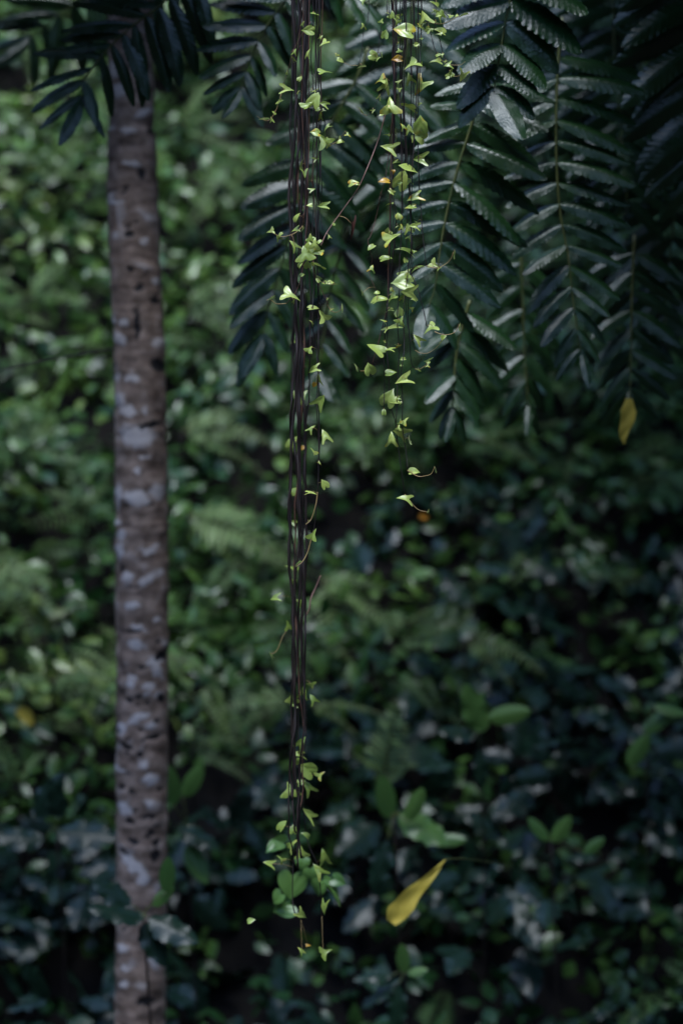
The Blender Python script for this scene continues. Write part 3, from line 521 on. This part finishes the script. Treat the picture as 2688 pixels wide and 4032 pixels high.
for a in [((5, 700, 1450), 240, -90, 'n'), ((5, 570, 2140), 260, 60, 'w'), ((5, 755, 2205), 90, 10, 'o'), ((5, 640, 585), 130, 180, 'y'), ((5, 720, 580), 140, 20, 'n'), ((7, 450, 400), 130, 60), ((7, 460, 760), 90, 160), ((7, 450, 1290), 150, 150, 't'), ((7, 460, 1440), 100, -80), ((7, 250, 1630), 130, 190), ((7, 500, 1670), 110, 150), ((7, 560, 1710), 130, 70), ((7, 395, 1960), 120, 100, 't'), ((7, 200, 2290), 90, 120, 'p'),
          ((8, 395, 290), 110, 95), ((8, 475, 250), 90, 80), ((8, 555, 300), 80, 120), ((8, 543, 190), 60, -80, 'y'), ((8, 405, 340), 70, 180), ((8, 455, 645), 110, 60), ((8, 440, 730), 110, 170), ((8, 430, 780), 70, -90), ((8, 520, 850), 140, 140), ((8, 605, 890), 80, 40, 'y'), ((8, 455, 940), 90, 30, 'y'), ((8, 375, 1010), 140, 100), ((8, 520, 985), 110, 120), ((8, 525, 1195), 120, 130), ((8, 310, 1280), 100, 60),
          ((8, 400, 1310), 90, 90), ((8, 500, 1350), 90, 140), ((8, 390, 1430), 120, 60, 'y'), ((8, 465, 1490), 100, 100), ((8, 310, 1540), 80, 120), ((8, 640, 1525), 120, 100), ((8, 600, 1625), 110, 130, 'y'), ((8, 220, 1570), 90, 160), ((8, 265, 1440), 190, 200, 'b'), ((8, 300, 1400), 110, 160, 'b'), ((8, 390, 1720), 230, -95, 'b'), ((8, 290, 1830), 130, 230, 'b'), ((8, 340, 1900), 190, 200, 'b'), ((8, 690, 1790), 280, -55, 'b'), ((8, 600, 1740), 190, -110, 'b'), ((8, 540, 1640), 120, -80, 'b'), ((8, 740, 1700), 130, -20, 'b'), ((8, 470, 1560), 110, -100, 'b'), ((8, 640, 1900), 110, -100, 'n'), ((8, 70, 2010), 70, 20), ((8, 460, 1960), 90, -40), ((8, 640, 2255), 90, 30, 't'), ((8, 465, 2245), 60, 120, 'y'), ((8, 515, 2200), 45, 0, 'o')]:
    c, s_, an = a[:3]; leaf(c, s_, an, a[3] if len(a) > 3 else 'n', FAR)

# ------------------------------------------------------------------ undergrowth on the bank
def leaf_cloud(name, clumps, tmpl, faces, mat, label_cols, size, nl, spread, upw, seed, lobed=False):
    r = np.random.default_rng(seed)
    allV, sh, n0, FF = [], [], 0, []
    fa = np.array(faces)
    for (x, y, rad, base_sh) in clumps:
        z = float(ground(x, y)); k = int(nl * rad / 0.3)
        d = r.normal(size=(k, 3)); d /= np.linalg.norm(d, axis=1)[:, None]; d[:, 2] = np.abs(d[:, 2]) * 0.9; d[:, 1] -= 0.25
        rr = rad * (0.45 + 0.6 * r.random(k) ** 0.6)
        o = np.array((x, y, z + rad * 0.35)) + d * rr[:, None] * np.array((1, 1, 1.15))
        X = d * (1, 1, .4) + r.normal(size=(k, 3)) * 0.55 + (0, -0.25, -0.35)
        N = d * 0.5 + np.array((0, -0.35, upw)) + r.normal(size=(k, 3)) * spread
        X /= np.linalg.norm(X, axis=1)[:, None]; N -= X * (N * X).sum(1)[:, None]; N /= np.linalg.norm(N, axis=1)[:, None]
        Y = np.cross(N, X); L = size * (0.55 + 0.75 * r.random(k))
        W = o[:, None, :] + L[:, None, None] * (tmpl[None, :, 0:1] * X[:, None] + tmpl[None, :, 1:2] * Y[:, None] + tmpl[None, :, 2:3] * N[:, None])
        allV.append(W.reshape(-1, 3)); sh.append(np.repeat(np.clip(base_sh + r.normal(size=k) * 0.16, 0, 1.5), len(tmpl)))
        FF.append((fa[None] + (n0 + np.arange(k) * len(tmpl))[:, None, None]).reshape(-1, 4)); n0 += k * len(tmpl)
    V = np.concatenate(allV); F = np.concatenate(FF); A = np.concatenate(sh)
    me = bpy.data.meshes.new(name); me.vertices.add(len(V)); me.vertices.foreach_set('co', V.ravel().astype(np.float32))
    me.loops.add(F.size); me.loops.foreach_set('vertex_index', F.ravel().astype(np.int32))
    me.polygons.add(len(F)); me.polygons.foreach_set('loop_start', np.arange(0, F.size, 4, dtype=np.int32)); me.polygons.foreach_set('loop_total', np.full(len(F), 4, np.int32))
    me.update(calc_edges=True); me.validate(); me.polygons.foreach_set('use_smooth', np.ones(len(F), bool))
    a = me.attributes.new('shade', 'FLOAT', 'POINT'); a.data.foreach_set('value', A.astype(np.float32))
    me.materials.append(mat)
    o = bpy.data.objects.new(name, me); col.objects.link(o); tag(o, label_cols[0], label_cols[1], kind='stuff'); return o
OV, OF = blade(6, 5, 0.25, fold=0.25, droop=0.25, power=0.75, skew=0.8)
CR, CF = blade(13, 7, 0.30, fold=0.2, droop=0.22, teeth=4, tooth=0.45, veins=6, corr=0.02, power=0.7, skew=0.8, ruffle=0.03)
r2 = np.random.default_rng(11)
cl_light, cl_dark = [], []
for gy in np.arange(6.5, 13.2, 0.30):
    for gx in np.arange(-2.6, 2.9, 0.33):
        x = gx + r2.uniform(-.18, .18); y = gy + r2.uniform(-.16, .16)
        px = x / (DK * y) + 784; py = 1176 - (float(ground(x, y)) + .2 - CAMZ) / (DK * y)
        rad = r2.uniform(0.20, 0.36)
        if py > 1880 and px < 620:  # fewer clumps of a darker leaf stand in for the shade in this corner
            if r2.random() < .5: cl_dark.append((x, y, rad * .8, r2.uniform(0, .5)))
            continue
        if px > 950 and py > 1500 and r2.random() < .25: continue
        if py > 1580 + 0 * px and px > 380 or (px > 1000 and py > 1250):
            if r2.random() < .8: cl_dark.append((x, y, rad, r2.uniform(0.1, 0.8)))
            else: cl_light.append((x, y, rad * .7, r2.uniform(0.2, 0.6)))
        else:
            cl_light.append((x, y, rad, r2.uniform(0.0, 0.4) if py > 1650 else r2.uniform(0.05, 1.4) if px < 900 else r2.uniform(0, .6)))  # lower clumps get a darker leaf colour in place of shade
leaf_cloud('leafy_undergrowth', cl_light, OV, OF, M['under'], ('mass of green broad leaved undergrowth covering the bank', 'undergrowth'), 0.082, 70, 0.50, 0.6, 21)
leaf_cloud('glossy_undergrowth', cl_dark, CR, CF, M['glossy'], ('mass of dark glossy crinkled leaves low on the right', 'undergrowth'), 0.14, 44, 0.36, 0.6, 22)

LV, LF = blade(4, 3, 0.3, fold=0.2, droop=0.2, power=0.75, skew=0.8)
low = [(gx + r2.uniform(-.1, .1), gy + r2.uniform(-.1, .1), r2.uniform(.10, .17), r2.uniform(0, .6) if gy > 7.4 else -.25) for gy in np.arange(6.2, 13.4, 0.2) for gx in np.arange(-2.7, 2.9, 0.2)]  # shade at the foot of the bank is put into the leaf colour
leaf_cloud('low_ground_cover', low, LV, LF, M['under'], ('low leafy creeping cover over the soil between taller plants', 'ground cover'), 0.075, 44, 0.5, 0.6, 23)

FV, FF_ = [], []
pv, pf = blade(3, 3, 0.10, fold=0.2, droop=0.1, power=0.5, skew=0.5)
for k in range(15):          # one feathery leaf: pairs of narrow pinnae along a line
    t = 0.12 + 0.86 * k / 14; wl = 0.26 * min(1, t * 5) * (1.03 - t) ** 0.7
    for sd_ in (1, -1):
        W_ = place(pv, (t, 0, -0.3 * t * t), (0.4, sd_, -0.15), (0, 0, 1), wl); FF_ += [tuple(i + len(FV) for i in f) for f in pf]; FV += [tuple(p) for p in W_]
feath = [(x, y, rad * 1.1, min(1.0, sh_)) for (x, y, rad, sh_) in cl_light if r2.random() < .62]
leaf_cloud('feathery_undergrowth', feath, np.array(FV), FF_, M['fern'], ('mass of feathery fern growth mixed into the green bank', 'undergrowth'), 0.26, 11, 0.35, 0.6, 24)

# ------------------------------------------------------------------ ferns
def fern_frond(root, org, ang, L, up=0.6, arch=0.35, depth=-0.35, npin=16, wide=0.22, sh=0.5):
    a = R(ang); X = unit((math.cos(a), depth, math.sin(a))); tilt = random.uniform(-.5, .5); up = random.uniform(.35, .8); L *= 1.0
    pts = []
    for t in np.linspace(0, 1, 16):
        pts.append(np.asarray(org) + X * L * t + np.array((0, -0.1, -1)) * L * arch * t * t)
    pts = np.array(pts); b = MB(); b.add(*tube(pts, np.linspace(.004, .001, 16), 5), 1)
    tan = np.gradient(pts, axis=0)
    bl, bf = blade(7, 3, 0.095, fold=0.25, droop=0.12, teeth=6, tooth=.3, power=0.5, skew=0.5)
    for k in range(npin):
        t = 0.10 + 0.89 * k / npin; i = t * 15; j = int(i); p = pts[j] + (pts[min(j + 1, 15)] - pts[j]) * (i - j); T = unit(tan[j])
        N = unit(np.array((tilt, -(1 - up), up)) + rng.normal(size=3) * .14); Sd = unit(np.cross(N, T))
        w_ = wide * L * (min(1, t * 6) * (1.02 - t) ** 0.75) * random.uniform(.9, 1.08) + 0.004
        for s in (1, -1): b.add(place(bl, p, Sd * s + T * 0.42, N, w_), bf, 0, [sh + random.uniform(-.1, .1)] * len(bl))
    return b.build('frond', [M['fern'], M['rachis']], root, np.array(root.location))
def fern(label, x, y, fr, lift=0.52, sh=0.6):
    Y = bank_depth(y, lift); p = D(x, y, Y)
    root = thing('fern', tuple(p), label, 'fern', 'ferns growing on the bank')
    for f in fr: fern_frond(root, np.array(p), f[0], f[1] * DK * Y, sh=sh + random.uniform(-.15, .15), **(f[2] if len(f) > 2 else {}))
    foot = np.array((p.x, p.y + 0.12, float(ground(p.x, p.y + .12)) - 0.02)); b = MB()
    b.add(*tube(spline([np.array(p), (np.array(p) + foot) / 2 + (0, .04, 0), foot], 4), 0.006)); b.build('stalk', M['darkstem'], root, np.array(p))
    return root
fern('big pale fern frond drooping at left edge, mid height', -20, 1310, [(-15, 200), (8, 170), (-45, 190)], sh=.85)
fern('upright stubby fern just left of the trunk', 190, 1180, [(95, 190, dict(arch=.1)), (60, 150), (130, 140)], sh=.7)
fern('layered fern left of trunk at its middle', 120, 1560, [(0, 180), (20, 170), (170, 150), (-25, 150)], sh=.6)
fern('pale fern frond rising in the lower left corner', 40, 1800, [(110, 200, dict(arch=.1)), (60, 160), (150, 170)], sh=.85)
fern('large fern sweeping right between trunk and stem bundle', 430, 1180, [(-10, 300, dict(wide=.3)), (15, 210), (-30, 200)], sh=.9)
fern('big drooping fern right beside the dark stem bundle', 740, 1330, [(-20, 190, dict(wide=.35)), (-70, 220, dict(wide=.3)), (10, 160)], sh=.9)
fern('narrow yellowish fern frond touching right side of trunk', 380, 1500, [(-20, 170, dict(arch=.1, wide=.16)), (-45, 120)], sh=.8)
fern('fern arching left of the bundle at lower middle', 680, 1600, [(170, 200), (190, 160), (205, 150)], sh=.8)
fern('thin fern frond arching right out of the bundle', 715, 1620, [(8, 190, dict(arch=.25, wide=.15)), (-15, 120)], sh=.85)
fern('upright pale fern above the broad leaved plant', 880, 1800, [(82, 230, dict(arch=.05, wide=.32)), (120, 150), (50, 130)], sh=.8)
fern('faint fern frond arching over dark right undergrowth', 1070, 1470, [(0, 210, dict(arch=.45)), (-30, 130)], sh=.75)
fern('horizontal fern frond below the small drooping frond', 1090, 1010, [(14, 250, dict(arch=.05, wide=.16)), (-5, 160)], sh=.55)
fern('yellow green fern left of bundle, level with lichen patch', 420, 990, [(12, 230), (35, 180), (-10, 210)], sh=1.0)
fern('fern at left edge beneath the bare twig', 30, 1020, [(30, 170), (70, 160), (0, 150)], sh=.7)
fern('fern in the gap behind the creeper tips', 860, 980, [(150, 190), (190, 170), (30, 140)], sh=.7)
fern('fern in the upper left behind the dark frond', 110, 420, [(60, 200), (20, 190), (120, 180)], sh=.8)
fern('bright fern showing between trunk and upper small frond', 420, 280, [(20, 180), (60, 170), (-20, 170)], sh=1.0)
fern('fern right of trunk below the upper small frond', 430, 700, [(15, 190), (45, 160), (-20, 170)], sh=.75)
fern('fern left of trunk, beside the dark cracked bark', 60, 680, [(10, 180), (50, 170), (140, 170)], sh=.7)
fern('fern low between trunk and bundle', 440, 1720, [(30, 150), (-10, 160), (80, 140)], sh=.55)
fern('dull fern right of the tendril tips', 940, 1430, [(10, 190), (40, 160), (160, 140)], sh=.6)

# ------------------------------------------------------------------ separate broad leaved plants
BIG, BIGF = blade(18, 9, 0.30, fold=0.18, droop=0.12, teeth=5, tooth=.22, veins=6, corr=.012, power=.7, skew=.75, ruffle=.03)
OVAL, OVALF = blade(14, 7, 0.23, fold=0.25, droop=0.10, power=.6, skew=.85)
CRK, CRKF = blade(22, 9, 0.27, fold=0.25, droop=0.2, teeth=5, tooth=.45, veins=7, corr=.02, power=.7, skew=.85, ruffle=.03)
def plant(name, label, x, y, Y, leaves, group='broad leaved plants in the dark undergrowth'):
    p = np.array(D(x, y, Y)); foot = np.array((p[0], Y + 0.15, float(ground(p[0], Y + .15)) - .03))
    root = thing(name, tuple(p), label, 'plant', group); b = MB()
    b.add(*tube(spline([foot, (foot + p) / 2 + (0.02, 0, 0), p], 5), np.linspace(.006, .003, 6) if False else .003)); b.build('stem', M['darkstem'], root, p)
    for (lx, ly, ang, L, kind, up) in leaves:
        o = np.array(D(lx, ly, Y - random.uniform(0, .05))); a = R(ang); X = (math.cos(a), -0.25, math.sin(a)); N = np.array((0, -(1 - up), up)) + rng.normal(size=3) * .08
        V, F, m = {'b': (BIG, BIGF, 'broad'), 'o': (OVAL, OVALF, 'broad'), 'c': (CRK, CRKF, 'glossy'), 'd': (BIG, BIGF, 'glossy')}[kind]
        q = MB(); q.add(place(V, o, X, N, L * DK * Y), F, 0, [random.uniform(.3, .8)] * len(V))
        q.add(*tube(spline([p, (p + o) / 2 + (0, -.005, .006), o], 4), .002, 5), 1)
        q.build('leaf', [M[m], M['rachis']], root, p)
    return root
plant('leafy_plant', 'broad leaved plant with two upright ovals above the big yellow leaf', 905, 1870, 6.55, [(895, 1880, 100, 105, 'o', .35), (935, 1885, 65, 85, 'o', .35), (915, 1870, -25, 140, 'b', .5), (1000, 1930, 5, 70, 'o', .4), (890, 1930, -110, 120, 'c', .6)])
plant('leafy_plant', 'rosette plant with one oval leaf pointing right, above right centre', 1100, 1660, 6.9, [(1110, 1680, 110, 120, 'b', .5), (1120, 1650, 12, 100, 'o', .3), (1090, 1690, 165, 90, 'd', .6), (1100, 1720, -85, 90, 'c', .7), (1080, 1640, 60, 60, 'o', .5)])
plant('leafy_plant', 'small plant with an upright oval leaf near the bottom centre', 930, 2235, 6.35, [(928, 2235, 95, 70, 'o', .35), (935, 2235, 15, 48, 'o', .4), (920, 2250, 205, 110, 'c', .7), (915, 2260, -95, 110, 'c', .65), (900, 2240, 175, 90, 'c', .7)])
plant('leafy_plant', 'seedling with two pale leaves in a V at lower right', 1265, 1930, 6.7, [(1262, 1930, 130, 75, 'o', .35), (1268, 1935, 58, 75, 'o', .3), (1340, 1960, 40, 60, 'o', .3)])
plant('leafy_plant', 'dark plant with leaves crossing the foot of the trunk', 330, 2100, 5.95, [(380, 2050, 85, 85, 'o', .35), (330, 2110, 160, 130, 'd', .45), (340, 2110, -20, 130, 'd', .55), (300, 2080, 140, 110, 'd', .5), (350, 2080, 45, 70, 'o', .4), (330, 2120, -60, 110, 'd', .5)])
plant('leafy_plant', 'plant with a curled lime leaf at right edge', 1480, 1690, 6.9, [(1475, 1680, 40, 90, 'o', .4), (1500, 1620, -10, 80, 'o', .5), (1440, 1760, 60, 90, 'o', .35)])
plant('leafy_plant', 'large leaved plant right of the trunk, lower part', 430, 1900, 6.7, [(420, 1830, 60, 90, 'o', .4), (410, 1900, -20, 110, 'd', .6), (430, 1940, -60, 100, 'o', .5), (400, 1850, 100, 100, 'o', .3)])
plant('leafy_plant', 'smooth broad leaved plant at left, low beside the trunk', 130, 1900, 6.7, [(80, 1880, 60, 130, 'd', .4), (130, 1910, 0, 150, 'd', .6), (100, 1930, 170, 120, 'd', .6), (140, 1880, 100, 90, 'd', .4)])

# ------------------------------------------------------------------ yellow leaves
def yellow(name, label, pts, widths, d, mat, stalk=None, dz=0.0):
    c = spline([tuple(D(x, y, d)) for x, y in pts], 8); nW = len(c); V = []
    ws = np.interp(np.linspace(0, 1, nW), np.linspace(0, 1, len(widths)), widths) * DK * d
    tan = np.gradient(c, axis=0)
    for i in range(nW):
        s = unit(np.cross(tan[i], (0, 1, 0)))
        for j in range(5):
            v = (j - 2) / 2; V.append(c[i] + s * ws[i] * v * (1 + .07 * math.sin(i * .45 + v * 2)) + np.array((0, -1, 0)) * (abs(v) * ws[i] * 0.3 + 0.0015 * math.sin(i * .45 + 3 * v)))
    root = thing(name, tuple(c[0]), label, 'leaf')
    b = MB(); b.add(V, grid_faces(nW, 5), 0, [0.6] * len(V)); b.build('blade', M[mat], root, c[0])
    if stalk:
        s = spline([tuple(D(x, y, dd)) for x, y, dd in stalk], 6); b = MB(); b.add(*tube(s, 0.0016, 5)); b.build('stalk', M['rachis'], root, c[0])
yellow('yellow_leaf', 'long wavy yellow leaf hanging over the dark lower right undergrowth', [(1022, 1974), (1000, 2000), (970, 2030), (940, 2062), (915, 2092), (897, 2118)], [2, 6, 11, 17, 23, 25, 12], 5.5, 'yellow', [(1022, 1974, 5.5), (1060, 1972, 5.6), (1120, 1980, 5.9), (1180, 1992, 6.4)])
yellow('yellow_leaf', 'small ragged yellow leaf hanging under the shadowed right frond', [(1442, 915), (1442, 945), (1436, 975), (1430, 1000), (1433, 1020)], [8, 18, 15, 9, 2], 5.5, 'yellow', [(1442, 915, 5.5), (1446, 895, 5.55)])
Yb = bank_depth(1650, .75)
yellow('yellow_leaf', 'small yellow leaf caught in ferns at the left edge', [(38, 1640), (52, 1636), (66, 1650), (76, 1664)], [6, 14, 14, 4], Yb, 'yellow')
yellow('orange_leaf', 'tiny blurred orange leaf under the lowest right creeper tip', [(962, 1188), (972, 1186), (982, 1192)], [5, 10, 4], 6.8, 'orange')

# ------------------------------------------------------------------ canopy of the forest tree (above the frame), unseen, spread and thinned for its shade
b = MB(); r3 = np.random.default_rng(5); cbl, cbf = blade(6, 3, 0.2, 0.2, 0.2)
for k in range(9000):
    x = r3.uniform(-3.4, 4.2); y = r3.uniform(4.9, 11.5)
    if x < (0.6 if y < 6.4 else 0.25):
        keep = 0.0 if y < 5.3 else (0.0 if -1.05 < x < -0.25 else 0.25 if -0.25 < x < 0.3 else 0.7) if y < 6.4 else 0.10 if y < 8 else 0.03
        if r3.random() > keep: continue
    z = 4.5 + 0.26 * max(0, y - 5.3) + r3.uniform(0, 1.3) + 0.25 * math.sin(x * 1.7 + y)
    a = r3.uniform(0, 6.28)
    b.add(place(cbl, (x, y, z), (math.cos(a), math.sin(a), -.3), (r3.normal() * .3, r3.normal() * .3, 1), r3.uniform(.2, .36)), cbf, 0, [r3.random()] * len(cbl))
def shade_leaves(n_, x0, x1, y0, y1):    # unseen leaf clusters added to shade the fronds, trunk top and bank
    for k in range(n_):
        x = r3.uniform(x0, x1); y = r3.uniform(y0, y1); z = 3.05 + 0.12 * abs(y - 4.8) + r3.uniform(0, 0.6); a = r3.uniform(0, 6.28)
        b.add(place(cbl, (x, y, z), (math.cos(a), math.sin(a), -.3), (r3.normal() * .3, r3.normal() * .3, 1), r3.uniform(.12, .22)), cbf, 0, [r3.random()] * len(cbl))
shade_leaves(2600, 0.48, 2.4, 4.5, 5.95); shade_leaves(500, 0.7, 2.4, 3.6, 4.5); shade_leaves(520, -1.1, -0.28, 4.85, 5.45); shade_leaves(230, -1.1, -0.3, 5.92, 6.2); shade_leaves(170, -2.6, -1.15, 5.4, 5.95)
b.build('crown', M['frond'], ht, L0)
